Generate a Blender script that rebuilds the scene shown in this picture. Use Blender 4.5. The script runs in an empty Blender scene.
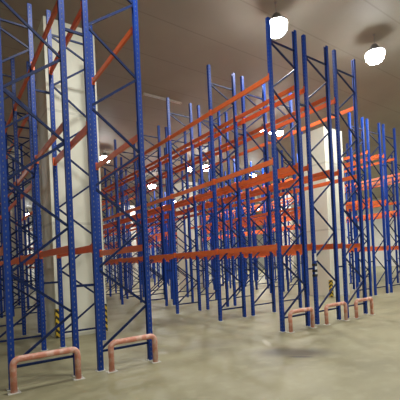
import bpy, bmesh, math, random
from mathutils import Vector, Matrix
random.seed(4)
S = bpy.context.scene
COL = S.collection

# ------------------------------------------------------------------ materials
def new_mat(name):
    m = bpy.data.materials.new(name); m.use_nodes = True
    nt = m.node_tree; b = nt.nodes['Principled BSDF']
    return m, nt, b
def setc(sock, c): sock.default_value = (c[0], c[1], c[2], 1)

def paint(name, col, dark, rough=.4, metal=0.0, scale=6, bump=.02, lo=.42, hi=.7, spec=.5):
    """painted / coated surface with a little procedural wear"""
    m, nt, b = new_mat(name)
    tc = nt.nodes.new('ShaderNodeTexCoord')
    n = nt.nodes.new('ShaderNodeTexNoise'); n.inputs['Scale'].default_value = scale
    n.inputs['Detail'].default_value = 6
    r = nt.nodes.new('ShaderNodeValToRGB')
    r.color_ramp.elements[0].position = lo; r.color_ramp.elements[1].position = hi
    r.color_ramp.elements[0].color = (*col, 1); r.color_ramp.elements[1].color = (*dark, 1)
    nt.links.new(tc.outputs['Object'], n.inputs['Vector'])
    nt.links.new(n.outputs['Fac'], r.inputs['Fac'])
    nt.links.new(r.outputs['Color'], b.inputs['Base Color'])
    b.inputs['Specular IOR Level'].default_value = spec
    b.inputs['Roughness'].default_value = rough; b.inputs['Metallic'].default_value = metal
    if bump:
        bp = nt.nodes.new('ShaderNodeBump'); bp.inputs['Strength'].default_value = bump
        nt.links.new(n.outputs['Fac'], bp.inputs['Height']); nt.links.new(bp.outputs['Normal'], b.inputs['Normal'])
    return m

M_BLUE   = paint('blue_paint', (.003, .038, .27), (.006, .050, .31), .42, spec=.3)
M_BRACE  = paint('brace_paint', (.005, .017, .085), (.008, .024, .10), .45, spec=.2)
M_ORANGE = paint('orange_paint', (.76, .150, .034), (.68, .13, .034), .4)
M_GUARD  = paint('guard_wrap', (.60, .235, .16), (.70, .46, .38), .42, scale=9, lo=.45, hi=.65)
M_PLATE  = paint('base_plate_grey', (.64, .63, .58), (.50, .49, .45), .6, scale=14)
M_SLOT_BACKLIT   = paint('slot_backlit_grey', (.20, .22, .27), (.16, .18, .22), .5)  # pale tone imitating light coming through the post slots
M_BLACK  = paint('black_plastic', (.012, .012, .014), (.02, .02, .022), .5)
M_WHITE  = paint('white_paper', (.75, .76, .76), (.66, .67, .67), .6)
M_STEEL  = paint('lamp_steel', (.30, .30, .31), (.24, .24, .25), .35, metal=.6)
M_TUBE   = paint('tube_plastic', (.62, .60, .52), (.55, .53, .46), .4)

def emit_mat(name, col, s):
    m, nt, b = new_mat(name)
    setc(b.inputs['Base Color'], (.8, .8, .8)); setc(b.inputs['Emission Color'], col)
    b.inputs['Emission Strength'].default_value = s
    return m
M_GLOW = emit_mat('lamp_diffuser', (.97, .99, 1.0), 40)

def math_node(nt, op, a, b=None, c=None):
    n = nt.nodes.new('ShaderNodeMath'); n.operation = op
    for i, v in enumerate((a, b, c)):
        if v is None: continue
        if isinstance(v, (int, float)): n.inputs[i].default_value = v
        else: nt.links.new(v, n.inputs[i])
    return n.outputs[0]

def mixc(nt, fac, a, b):
    n = nt.nodes.new('ShaderNodeMix'); n.data_type = 'RGBA'
    if isinstance(fac, (int, float)): n.inputs['Factor'].default_value = fac
    else: nt.links.new(fac, n.inputs['Factor'])
    for s, v in (('A', a), ('B', b)):
        i = [k for k in n.inputs if k.name == s and k.type == 'RGBA'][0]
        if isinstance(v, tuple): i.default_value = (*v, 1)
        else: nt.links.new(v, i)
    return [o for o in n.outputs if o.type == 'RGBA'][0]

def ramp(nt, v, p0, p1):
    n = nt.nodes.new('ShaderNodeMapRange'); n.interpolation_type = 'SMOOTHSTEP'
    nt.links.new(v, n.inputs['Value'])
    n.inputs['From Min'].default_value = p0; n.inputs['From Max'].default_value = p1
    return n.outputs['Result']

def coords(nt):
    tc = nt.nodes.new('ShaderNodeTexCoord'); sp = nt.nodes.new('ShaderNodeSeparateXYZ')
    nt.links.new(tc.outputs['Object'], sp.inputs[0])
    return tc.outputs['Object'], sp.outputs
def noise(nt, vec, scale, detail=5, sx=1, sy=1, sz=1, rot=0):
    mp = nt.nodes.new('ShaderNodeMapping'); mp.inputs['Scale'].default_value = (sx, sy, sz)
    mp.inputs['Rotation'].default_value = (0, 0, rot)
    nt.links.new(vec, mp.inputs['Vector'])
    n = nt.nodes.new('ShaderNodeTexNoise'); n.inputs['Scale'].default_value = scale
    n.inputs['Detail'].default_value = detail
    nt.links.new(mp.outputs[0], n.inputs['Vector'])
    return n.outputs['Fac']

def floor_material():
    m, nt, b = new_mat('polished_concrete')
    vec, xyz = coords(nt)
    n1 = noise(nt, vec, .55, 6, 1, 2.2, 1, .5); n2 = noise(nt, vec, 3.2, 6); n3 = noise(nt, vec, 1.3, 4, .6, 1.5, 1, .9)
    c = mixc(nt, ramp(nt, n1, .35, .68), FLOOR_A, FLOOR_B)
    c = mixc(nt, math_node(nt, 'MULTIPLY', ramp(nt, n2, .48, .68), .42), c, FLOOR_C)
    # oval oily stain on the slab with a torn edge
    def stain(cx, cy, ang, rx, ry, wob):
        dx = math_node(nt, 'SUBTRACT', xyz['X'], cx); dy = math_node(nt, 'SUBTRACT', xyz['Y'], cy)
        ca, sa = math.cos(ang), math.sin(ang)
        u = math_node(nt, 'ADD', math_node(nt, 'MULTIPLY', dx, ca / rx), math_node(nt, 'MULTIPLY', dy, sa / rx))
        v = math_node(nt, 'ADD', math_node(nt, 'MULTIPLY', dx, -sa / ry), math_node(nt, 'MULTIPLY', dy, ca / ry))
        r = math_node(nt, 'SQRT', math_node(nt, 'ADD', math_node(nt, 'MULTIPLY', u, u), math_node(nt, 'MULTIPLY', v, v)))
        return math_node(nt, 'ADD', r, math_node(nt, 'MULTIPLY', math_node(nt, 'SUBTRACT', n3, .5), wob))
    s1 = math_node(nt, 'SUBTRACT', 1.0, ramp(nt, stain(6.0, 5.3, -.8, 1.0, .52, .6), .25, 1.2))
    c = mixc(nt, math_node(nt, 'MULTIPLY', s1, .85), c, (.075, .065, .045))
    s2 = math_node(nt, 'SUBTRACT', 1.0, ramp(nt, stain(5.83, 4.95, -.8, .32, .07, .5), .3, 1.1))
    c = mixc(nt, math_node(nt, 'MULTIPLY', s2, .85), c, (.02, .018, .014))
    s3 = math_node(nt, 'SUBTRACT', 1.0, ramp(nt, stain(6.25, 6.3, .98, .45, .09, .6), .3, 1.2))
    c = mixc(nt, math_node(nt, 'MULTIPLY', s3, .55), c, (.62, .60, .50))
    s4 = math_node(nt, 'SUBTRACT', 1.0, ramp(nt, stain(5.1, 7.2, -.3, 1.7, .45, 1.2), .3, 1.2))
    c = mixc(nt, math_node(nt, 'MULTIPLY', s4, .35), c, (.13, .115, .085))
    nt.links.new(c, b.inputs['Base Color'])
    nt.links.new(math_node(nt, 'MULTIPLY_ADD', n2, .25, .34), b.inputs['Roughness'])
    bp = nt.nodes.new('ShaderNodeBump'); bp.inputs['Strength'].default_value = .05
    nt.links.new(n2, bp.inputs['Height']); nt.links.new(bp.outputs['Normal'], b.inputs['Normal'])
    return m

def panel_material(name, col, dark, pitch_axis, pitch, seam, rough=.5):
    """flat insulated panels with thin seams along one axis"""
    m, nt, b = new_mat(name)
    vec, xyz = coords(nt)
    f = math_node(nt, 'FRACT', math_node(nt, 'DIVIDE', xyz[pitch_axis], pitch))
    line = math_node(nt, 'LESS_THAN', f, .025)
    n = noise(nt, vec, .35, 5)
    c = mixc(nt, ramp(nt, n, .3, .7), col, dark)
    c = mixc(nt, math_node(nt, 'MULTIPLY', line, seam), c, tuple(k * .45 for k in col))
    nt.links.new(c, b.inputs['Base Color']); b.inputs['Roughness'].default_value = rough
    return m

def hazard_material():
    m, nt, b = new_mat('hazard_stripes')
    vec, xyz = coords(nt)
    s = math_node(nt, 'ADD', math_node(nt, 'ADD', xyz['X'], xyz['Y']), xyz['Z'])
    f = math_node(nt, 'FRACT', math_node(nt, 'DIVIDE', s, .19))
    c = mixc(nt, math_node(nt, 'LESS_THAN', f, .5), (.62, .44, .03), (.012, .012, .012))
    nt.links.new(c, b.inputs['Base Color']); b.inputs['Roughness'].default_value = .45
    return m

FLOOR_A = (.285, .264, .155); FLOOR_B = (.222, .205, .116); FLOOR_C = (.36, .338, .22)
M_FLOOR = floor_material()
M_CEIL  = panel_material('ceiling_panels', (.36, .325, .265), (.32, .288, .235), 'Y', 2.4, .35, .6)
M_WALL  = panel_material('wall_panels', (.66, .66, .62), (.58, .58, .55), 'X', 1.2, .3)
M_WALLY = panel_material('wall_panels_long', (.66, .66, .62), (.58, .58, .55), 'Y', 1.2, .3)
M_COLUMN = panel_material('column_cladding', (.76, .76, .645), (.70, .70, .595), 'Z', 3.3, .35, .5)
M_HAZ = hazard_material()

# ------------------------------------------------------------------ mesh helpers
def box(bm, x0, x1, y0, y1, z0, z1):
    if x0 > x1: x0, x1 = x1, x0
    if y0 > y1: y0, y1 = y1, y0
    v = [bm.verts.new(p) for p in ((x0,y0,z0),(x1,y0,z0),(x1,y1,z0),(x0,y1,z0),(x0,y0,z1),(x1,y0,z1),(x1,y1,z1),(x0,y1,z1))]
    for f in ((0,3,2,1),(4,5,6,7),(0,1,5,4),(1,2,6,5),(2,3,7,6),(3,0,4,7)): bm.faces.new([v[i] for i in f])
    return v
def bar(bm, a, b, w, t, side=Vector((0, 1, 0))):
    """channel-shaped bar from a to b: w across, t deep along 'side', open at the back"""
    a, b = Vector(a), Vector(b); d = (b - a).normalized(); n = d.cross(side).normalized()
    def piece(o0, o1, s0, s1):
        vs = []
        for p in (a, b):
            for (o, s) in ((o0, s0), (o1, s0), (o1, s1), (o0, s1)): vs.append(bm.verts.new(p + n * o + side * s))
        for f in ((0,1,2,3),(7,6,5,4),(0,4,5,1),(1,5,6,2),(2,6,7,3),(3,7,4,0)): bm.faces.new([vs[i] for i in f])
    k = .006
    piece(-w/2, w/2, -t/2, -t/2 + k); piece(-w/2, -w/2 + k, -t/2 + k, t/2); piece(w/2 - k, w/2, -t/2 + k, t/2)
def prism(bm, prof, y0, y1):
    """profile of (x, z) pulled along y"""
    A = [bm.verts.new((x, y0, z)) for x, z in prof]; B = [bm.verts.new((x, y1, z)) for x, z in prof]
    n = len(prof); bm.faces.new(A); bm.faces.new(B[::-1])
    for i in range(n): bm.faces.new((A[i], B[i], B[(i+1) % n], A[(i+1) % n]))
def tube(bm, pts, r, seg=14):
    rings = []
    for i, p in enumerate(pts):
        p = Vector(p); q0 = Vector(pts[max(i-1, 0)]); q1 = Vector(pts[min(i+1, len(pts)-1)])
        d = (q1 - q0).normalized(); s = Vector((0, 1, 0)); n = d.cross(s).normalized()
        rings.append([bm.verts.new(p + (n * math.cos(t) + s * math.sin(t)) * r) for t in [2*math.pi*k/seg for k in range(seg)]])
    for a, b in zip(rings, rings[1:]):
        for k in range(seg): bm.faces.new((a[k], a[(k+1) % seg], b[(k+1) % seg], b[k]))
    bm.faces.new(rings[0][::-1]); bm.faces.new(rings[-1])
def lathe(bm, prof, seg=28, x=0, y=0):
    rings = [[bm.verts.new((x + r*math.cos(2*math.pi*k/seg), y + r*math.sin(2*math.pi*k/seg), z)) for k in range(seg)] for r, z in prof]
    for a, b in zip(rings, rings[1:]):
        for k in range(seg): bm.faces.new((a[k], a[(k+1) % seg], b[(k+1) % seg], b[k]))
    bm.faces.new(rings[0][::-1]); bm.faces.new(rings[-1])
def mesh(name, fill, mat, smooth=False):
    bm = bmesh.new(); fill(bm); bmesh.ops.recalc_face_normals(bm, faces=bm.faces)
    me = bpy.data.meshes.new(name); bm.to_mesh(me); bm.free(); me.materials.append(mat)
    if smooth:
        for p in me.polygons: p.use_smooth = True
    return me
def link(name, me, parent=None, loc=(0, 0, 0), rotz=0):
    o = bpy.data.objects.new(name, me); COL.objects.link(o)
    o.parent = parent; o.location = loc; o.rotation_euler = (0, 0, rotz)
    return o
def thing(name, label, cat, loc=(0, 0, 0), group=None):
    o = link(name, None, None, loc); o['label'] = label; o['category'] = cat
    if group: o['group'] = group
    return o
def tag(o, label, cat, group=None):
    o['label'] = label; o['category'] = cat
    if group: o['group'] = group
    return o
def struct(name, me, loc=(0, 0, 0)):
    o = link(name, me, None, loc); o['kind'] = 'structure'; return o

# ------------------------------------------------------------------ room shell
X0, X1, Y0, Y1, ZC = -14.0, 60.0, -7.0, 66.0, 11.4
struct('floor', mesh('floor', lambda b: box(b, X0, X1, Y0, Y1, -.2, 0), M_FLOOR))
struct('ceiling', mesh('ceiling', lambda b: box(b, X0, X1, Y0, Y1, ZC, ZC + .2), M_CEIL))
struct('wall_far', mesh('wall_far', lambda b: box(b, X0, X1, Y1, Y1 + .2, 0, ZC), M_WALL))
struct('wall_near', mesh('wall_near', lambda b: box(b, X0, X1, Y0 - .2, Y0, 0, ZC), M_WALL))
struct('wall_right', mesh('wall_right', lambda b: box(b, X1, X1 + .2, Y0, Y1, 0, ZC), M_WALLY))
struct('wall_left', mesh('wall_left', lambda b: box(b, X0 - .2, X0, Y0, Y1, 0, ZC), M_WALLY))

# building columns, clad in cream panels
CW, CD = 1.50, 1.32
me_cols = [mesh('column', lambda b: box(b, 0, CW, 0, CD, 0, h), M_COLUMN) for h in (9.35, 8.4)]
COLUMNS = [(2.566, 11.0), (15.42, 10.95), (15.42, 23.75), (2.566, 23.75), (15.42, 35.9), (2.566, 35.9), (27.73, 10.95), (27.73, 23.75)]
for p in COLUMNS: struct('column', me_cols[0 if p[0] < 5 else 1], (*p, 0))

# striped angle guards on column corners
def corner(sx):
    def f(b):
        w, t = .13, .012
        box(b, -t if sx > 0 else -w, w if sx > 0 else t, -t, -.001, .02, .86)
        if sx > 0: box(b, -t, -.001, 0, w, .02, .86)
        else: box(b, .001, t, 0, w, .02, .86)
    return f
me_cl, me_cr = mesh('corner_guard', corner(1), M_HAZ), mesh('corner_guard', corner(-1), M_HAZ)
tag(link('corner_guard', me_cl, None, (2.566, 11.0, 0)), 'yellow and black striped guard on the left corner of the big left column', 'corner guard', 'column corner guards')
tag(link('corner_guard', me_cr, None, (2.566 + CW, 11.0, 0)), 'yellow and black striped guard on the right corner of the big left column', 'corner guard', 'column corner guards')
tag(link('corner_guard', me_cl, None, (15.42, 10.95, 0)), 'striped guard on the foot of the right-hand column, behind the racks', 'corner guard', 'column corner guards')

# ------------------------------------------------------------------ pallet racks
H, DV, B = 8.67, 1.085, 2.769
V0 = 6.971
LEVELS = (2.34, 4.70, 7.04)
PW, PD = .100, .090            # post: web across the frame's depth, flanges along the row
LEFT = (2.38, 4.76, 7.10)     # beam heights of the two racks left of the aisle
NF = 17

def post_fill(holes):
    def f(b):
        t = .005
        def sheet(axis, c, a0, a1):
            # a perforated strip of steel from a0..a1, H tall
            def bx(p, q, z0, z1):
                if axis == 'x': box(b, c, c + t, p, q, z0, z1)
                else: box(b, p, q, c, c + t, z0, z1)
            if not holes: bx(a0, a1, 0, H); return
            m = (a0 + a1) / 2; g = .0085
            bx(a0, m - g, 0, H); bx(m + g, a1, 0, H)
            z = 0
            n = int(H / .1)
            for i in range(n): bx(m - g, m + g, i * .1, i * .1 + .066)
            bx(m - g, m + g, n * .1, H)
        sheet('x', -PW/2, -PD/2 + t, PD/2 - t)                # web, outward
        sheet('y', -PD/2, -PW/2, PW/2)                        # flanges
        sheet('y', PD/2 - t, -PW/2, PW/2)
        if holes:                                             # added pale strips, imitate bright background through the slots
            n0 = len(b.faces)
            box(b, -PW/2 + t + .0005, -PW/2 + t + .0015, -.013, .013, .05, H - .05)
            for y in (-PD/2 + t + .0005, PD/2 - t - .0015): box(b, -.013, .013, y, y + .001, .05, H - .05)
            b.faces.ensure_lookup_table()
            for fc in b.faces[n0:]: fc.material_index = 1
        box(b, PW/2, PW/2 - t, -PD/2 + t, -PD/2 + .024, 0, H) # return lips
        box(b, PW/2, PW/2 - t, PD/2 - t, PD/2 - .024, 0, H)
    return f
me_post_near = mesh('post', post_fill(True), M_BLUE)
me_post_near.materials.append(M_SLOT_BACKLIT)
me_post_far = mesh('post', post_fill(False), M_BLUE)
def plate_fill(b):
    box(b, -.085, .085, -.075, .075, 0, .008)
    for sx in (-1, 1): lathe(b, ((.012, .008), (.012, .022)), 8, sx * .068, .0)
me_plate = mesh('base_plate', plate_fill, M_PLATE)

LN = (.40, 1.97, 3.57, 5.15, 6.74); RN = (1.18, 2.78, 4.36, 5.94, 7.53); TOPZ = 8.05
def diagonals():
    out = []; g = .022; x0, x1 = .05, DV - .05
    for i in range(5):
        out.append(((x0, LN[i] + g), (x1, RN[i] - g)))
        nz = LN[i+1] - g if i < 4 else TOPZ - g
        out.append(((x1, RN[i] + g), (x0, nz)))
    return out
def horizontals(): return [((.05, .37), (DV - .05, .37)), ((.05, TOPZ + .02), (DV - .05, TOPZ + .02))]
def brace_mesh(name, segs):
    return mesh(name, lambda b: [bar(b, (p[0], 0, p[1]), (q[0], 0, q[1]), .045, .034) for p, q in segs], M_BRACE)
me_diag = [brace_mesh('diagonal_brace', [s]) for s in diagonals()]
me_hor = [brace_mesh('horizontal_brace', [s]) for s in horizontals()]
me_bracing = brace_mesh('bracing', diagonals() + horizontals())

BL = B - PD - .012             # clear beam length
def beam_profile(s):           # stepped box section, step on the pallet side
    return [(s*.025, -.07), (s*.025, .07), (-s*.004, .07), (-s*.004, .045), (-s*.025, .045), (-s*.025, -.07)]
def connector_fill(s):
    def f(b):
        for y0, y1 in ((-.004, .002), (BL - .002, BL + .004)): box(b, -s*.030, s*.050, y0, y1, -.10, .10)
        for y0, y1 in ((-.045, 0), (BL, BL + .045)): box(b, s*.0505, s*.0555, y0, y1, -.10, .10)
    return f
def conn_one(s, end):
    def f(b):
        y = 0 if end == 0 else BL
        box(b, -s*.030, s*.050, y - .003, y + .003, -.10, .10)
        yy = y - .045 if end == 0 else y
        box(b, s*.0505, s*.0555, yy, yy + .045, -.10, .10)
        for dz in (-.055, .055): box(b, s*.0555, s*.0585, yy + .015, yy + .030, dz - .012, dz + .012)
    return f
me_beam, me_beam_far, me_conn = {}, {}, {}
for s in (-1, 1):
    me_beam[s] = mesh('beam', lambda b: prism(b, beam_profile(s), .004, BL - .004), M_ORANGE)
    me_beam_far[s] = mesh('beam', lambda b: (prism(b, beam_profile(s), .004, BL - .004), connector_fill(s)(b)), M_ORANGE)
    me_conn[s] = [mesh('connector', conn_one(s, e), M_ORANGE) for e in (0, 1)]

def rack(xa, label, skip=(), spacer=None, first=0, near=3, levels=LEVELS):
    """one run of racking: frames at V0 + k*B, depth DV from xa; beams on both faces"""
    root = thing('pallet_rack', label, 'pallet rack', (xa, V0, 0))
    for k in range(first, NF):
        y = k * B; nr = k < near
        for e, (x, rz) in enumerate(((0, 0), (DV, math.pi))):
            p = link('post', me_post_near if nr else me_post_far, root, (x, y, 0), rz)
            if k < 4: link('base_plate', me_plate, p, (0, 0, 0))
        if nr:
            for m in me_diag: link('diagonal_brace', m, root, (0, y, 0))
            for m in me_hor: link('horizontal_brace', m, root, (0, y, 0))
        else: link('bracing', me_bracing, root, (0, y, 0))
        if spacer and k < 8:
            for z in (1.67, 6.53): link('row_spacer', spacer, root, (DV, y, z))
        if k == NF - 1 or k in skip: continue
        for z in levels:
            for s, x in ((-1, 0), (1, DV)):
                o = link('beam', me_beam[s] if k < 3 else me_beam_far[s], root, (x, y + PD/2 + .006, z))
                if k < 3:
                    for c in me_conn[s]: link('connector', c, o)
    return root

def spacer(gap): return mesh('row_spacer', lambda b: bar(b, (.052, 0, 0), (gap - .052, 0, 0), .05, .04), M_BRACE)
XA = (.868, 2.405, 7.545, 9.047, 10.556, 15.70, 17.205, 18.71, 23.84, 25.345)
sp12, spA = spacer(XA[1] - XA[0] - DV), spacer(XA[3] - XA[2] - DV)
rack(XA[0], 'tall blue pallet rack at the left edge of the photo, behind the cut-off pink guard', (), sp12, levels=LEFT)
rack(XA[1], 'tall blue pallet rack built around the big cream column with striped corner guards', (1, 6, 10), levels=LEFT)
rack(XA[2], 'blue pallet rack with orange beams lining the right side of the open aisle', (), spA)
R4 = rack(XA[3], 'blue pallet rack with orange beams, white tag and dark clips on its end post', (), spA)
rack(XA[4], 'blue pallet rack with orange beams, its end behind the rightmost pink guard', ())
sp67 = spacer(XA[6] - XA[5] - DV)
rack(XA[5], 'distant blue pallet rack beyond the second aisle, standing around the right-hand cream column', (1, 6, 10), sp67, 1, 0)
rack(XA[6], 'distant blue pallet rack right behind the one that stands around the right-hand column', (), sp67, 1, 0)
rack(XA[7], 'distant blue pallet rack, third one counted from the right-hand column', (), None, 1, 0)
rack(XA[8], 'far blue pallet rack across the third aisle, deep behind the right-hand racks', (), sp67, 1, 0)
rack(XA[9], 'farthest blue pallet rack on the right, nearest the pale side wall', (), None, 1, 0)

# white tag and dark cable clips on the fourth rack's end post
def band(z0, z1): return lambda b: box(b, -.046, .046, -.052, -.0465, z0, z1)
link('paper_tag', mesh('paper_tag', band(1.90, 2.12), M_WHITE), R4)['label'] = 'white paper tag'
for z0, z1 in ((1.64, 1.73), (1.50, 1.56)): link('tape_band', mesh('tape_band', band(z0, z1), M_WHITE), R4)['label'] = 'white tape band'
for z in (1.78, 1.60, 1.46):
    def clip_fill(b):
        box(b, -.058, .058, -.056, -.046, z - .035, z + .035)
        box(b, -.062, -.0515, -.046, .046, z - .035, z + .035); box(b, .0515, .060, -.05, -.01, z - .02, z + .02)
    link('clip', mesh('clip', clip_fill, M_BLACK), R4)['label'] = 'black cable clip'

# ------------------------------------------------------------------ end-of-rack floor guards
GR = .054
def guard_fill(w, h):
    def f(b):
        pts = [(0, 0, .012)]; rc = .10
        for k in range(7):
            t = math.pi/2 * k/6; pts.append((rc - rc*math.cos(t), 0, h - GR - rc + rc*math.sin(t)))
        for k in range(7):
            t = math.pi/2 * k/6; pts.append((w - rc + rc*math.sin(t), 0, h - GR - rc + rc*math.cos(t)))
        pts.append((w, 0, .012)); tube(b, pts, GR)
    return f
def gplate_fill(b):
    box(b, -.095, .095, -.075, .075, 0, .012)
    for sx in (-1, 1): lathe(b, ((.011, .012), (.011, .026)), 8, sx * .075, .0)
me_gplate = mesh('base_plate', gplate_fill, M_PLATE)
GUARDS = [(.86, 1.91, 'scuffed pink floor guard at the bottom left corner, cut off by the photo edge'),
          (2.54, 3.48, 'largest whole pink floor guard, at the end of the rack around the left column'),
          (7.60, 8.53, 'scuffed pink floor guard just right of the open aisle'),
          (9.17, 10.14, 'scuffed pink floor guard in the middle of the three on the right'),
          (10.71, 11.62, 'rightmost pink floor guard, near the right edge of the photo')]
for xl, xr, lab in GUARDS:
    t = thing('rack_guard', lab, 'guard rail', (xl, 6.73, 0), 'pink guards at the rack ends')
    link('guard_tube', mesh('guard_tube', guard_fill(xr - xl, .60), M_GUARD, True), t)
    for x in (0, xr - xl): link('base_plate', me_gplate, t, (x, 0, 0))

# ------------------------------------------------------------------ ceiling lamps
LZ = 10.4
def housing_fill(b): lathe(b, ((.05, .54), (.13, .54), (.19, .42), (.20, .25), (.39, .235), (.40, .20), (.38, .195)))
def diffuser_fill(b): lathe(b, ((.375, .195), (.385, .13), (.36, -.03), (.28, -.15), (.13, -.215), (.01, -.225)))
def rod_fill(b, k=1.0): lathe(b, ((.012, .50), (.012, (ZC - LZ)/k - .02), (.06, (ZC - LZ)/k - .02), (.06, (ZC - LZ)/k)), 10)
me_h, me_d, me_r = mesh('housing', housing_fill, M_STEEL, True), mesh('diffuser', diffuser_fill, M_GLOW, True), mesh('hanging_rod', rod_fill, M_STEEL)
me_r2 = mesh('hanging_rod', lambda b: rod_fill(b, .6), M_STEEL)
LAMPS = [(10.25, 9.05, 'largest bright white ceiling lamp, at the top edge above the racks'),
         (15.36, 8.20, 'bright white ceiling lamp at the right edge of the photo'),
         (10.57, 27.4, 'bright white ceiling lamp just right of the big left column'),
         (18.56, 34.9, 'bright white lamp beside the tall post above the right leg of the largest pink guard'),
         (18.20, 26.9, 'left one of the two bright lamps side by side near the middle'),
         (19.45, 26.2, 'right one of the two bright lamps side by side near the middle'),
         (17.92, 16.7, 'middle lamp of the cluster of three beside the right-hand racks'),
         (17.12, 16.7, 'left lamp of the cluster of three beside the right-hand racks'),
         (18.70, 16.7, 'right lamp of the cluster of three beside the right-hand racks'),
         (25.80, 26.8, 'single distant white lamp below the cluster of three, just above a beam'),
         (42.40, 43.5, 'farthest small white lamp, low among the racks right of the photo centre'),
         (26.20, 43.0, 'small far lamp seen through the rack lattice left of the photo centre'),
         (10.5, 59.6, 'small far lamp at the left edge of the photo')]
def lamp_or_fill_light(x, y, z, e, size=.6):
    d = bpy.data.lights.new('lamp_or_fill_light', 'AREA'); d.shape = 'DISK'; d.size = size; d.energy = e; d.color = (1.0, .985, .935)
    o = bpy.data.objects.new('lamp_or_fill_light', d); COL.objects.link(o); o.location = (x, y, z)
    return o
E_LAMP = 300
for x, y, lab in LAMPS:
    t = thing('ceiling_lamp', lab, 'lamp', (x, y, LZ), 'round hanging ceiling lamps')
    if 'cluster of three beside' in lab: t.scale = (.6, .6, .6)
    link('housing', me_h, t); link('diffuser', me_d, t); link('hanging_rod', me_r if t.scale[0] == 1 else me_r2, t)
    lamp_or_fill_light(x, y, LZ - .26, E_LAMP if y < 30 else 800)
# added lights without fixtures, to brighten the front area and far zone
for x, y in ((3.0, -1.5), (10.0, -1.5), (17.0, 0), (3.0, 6.0), (-9, 20), (22, 6), (-6, 32), (22, 48), (40, 12), (42, 30), (40, 50), (54, 22), (54, 44)):
    lamp_or_fill_light(x, y, LZ - .26, E_LAMP if x < 30 else 900)

# unlit batten with two tubes under the ceiling
bt = thing('ceiling_tube_light', 'unlit twin tube light fixed to the ceiling above the open aisle', 'lamp', (9.19, 17.74, ZC - .125))
link('batten', mesh('batten', lambda b: (box(b, 0, 2.4, -.05, .05, .07, .13), box(b, 0, .03, -.09, .09, 0, .07), box(b, 2.37, 2.4, -.09, .09, 0, .07)), M_TUBE), bt)
for sy in (-1, 1):
    def tfill(b):

        seg = 10; r = .022
        ring = lambda x: [b.verts.new((x, sy*.06 + r*math.cos(2*math.pi*k/seg), .04 + r*math.sin(2*math.pi*k/seg))) for k in range(seg)]
        p, q = ring(.03), ring(2.37)
        for k in range(seg): b.faces.new((p[k], p[(k+1) % seg], q[(k+1) % seg], q[k]))
    link('tube', mesh('tube', tfill, M_WHITE, True), bt)

# ------------------------------------------------------------------ world, camera
w = bpy.data.worlds.new('world'); S.world = w; w.use_nodes = True
w.node_tree.nodes['Background'].inputs[0].default_value = (.8, .8, .8, 1)
w.node_tree.nodes['Background'].inputs[1].default_value = .3

yaw, pitch, roll, f, cy = .610781, .006360, -.046531, 364.394, 260.396
F = Vector((math.sin(yaw)*math.cos(pitch), math.cos(yaw)*math.cos(pitch), math.sin(pitch)))
rt = Vector((math.cos(yaw), -math.sin(yaw), 0)); up = rt.cross(F)
R = math.cos(roll)*rt + math.sin(roll)*up; U = -math.sin(roll)*rt + math.cos(roll)*up
cd = bpy.data.cameras.new('camera'); cam = bpy.data.objects.new('camera', cd); COL.objects.link(cam)
Mx = Matrix((R, U, -F)).transposed().to_4x4(); Mx.translation = Vector((0, 0, 2.0)); cam.matrix_world = Mx
cd.sensor_width = 36; cd.sensor_fit = 'HORIZONTAL'; cd.lens = 36 * f / 400; cd.shift_y = (cy - 200) / 400
cd.clip_start = .1; cd.clip_end = 200
S.camera = cam
S.view_settings.view_transform = 'Standard'; S.view_settings.look = 'None'
S.view_settings.gamma = 1; S.view_settings.use_curve_mapping = False
S.view_settings.exposure = 0.42
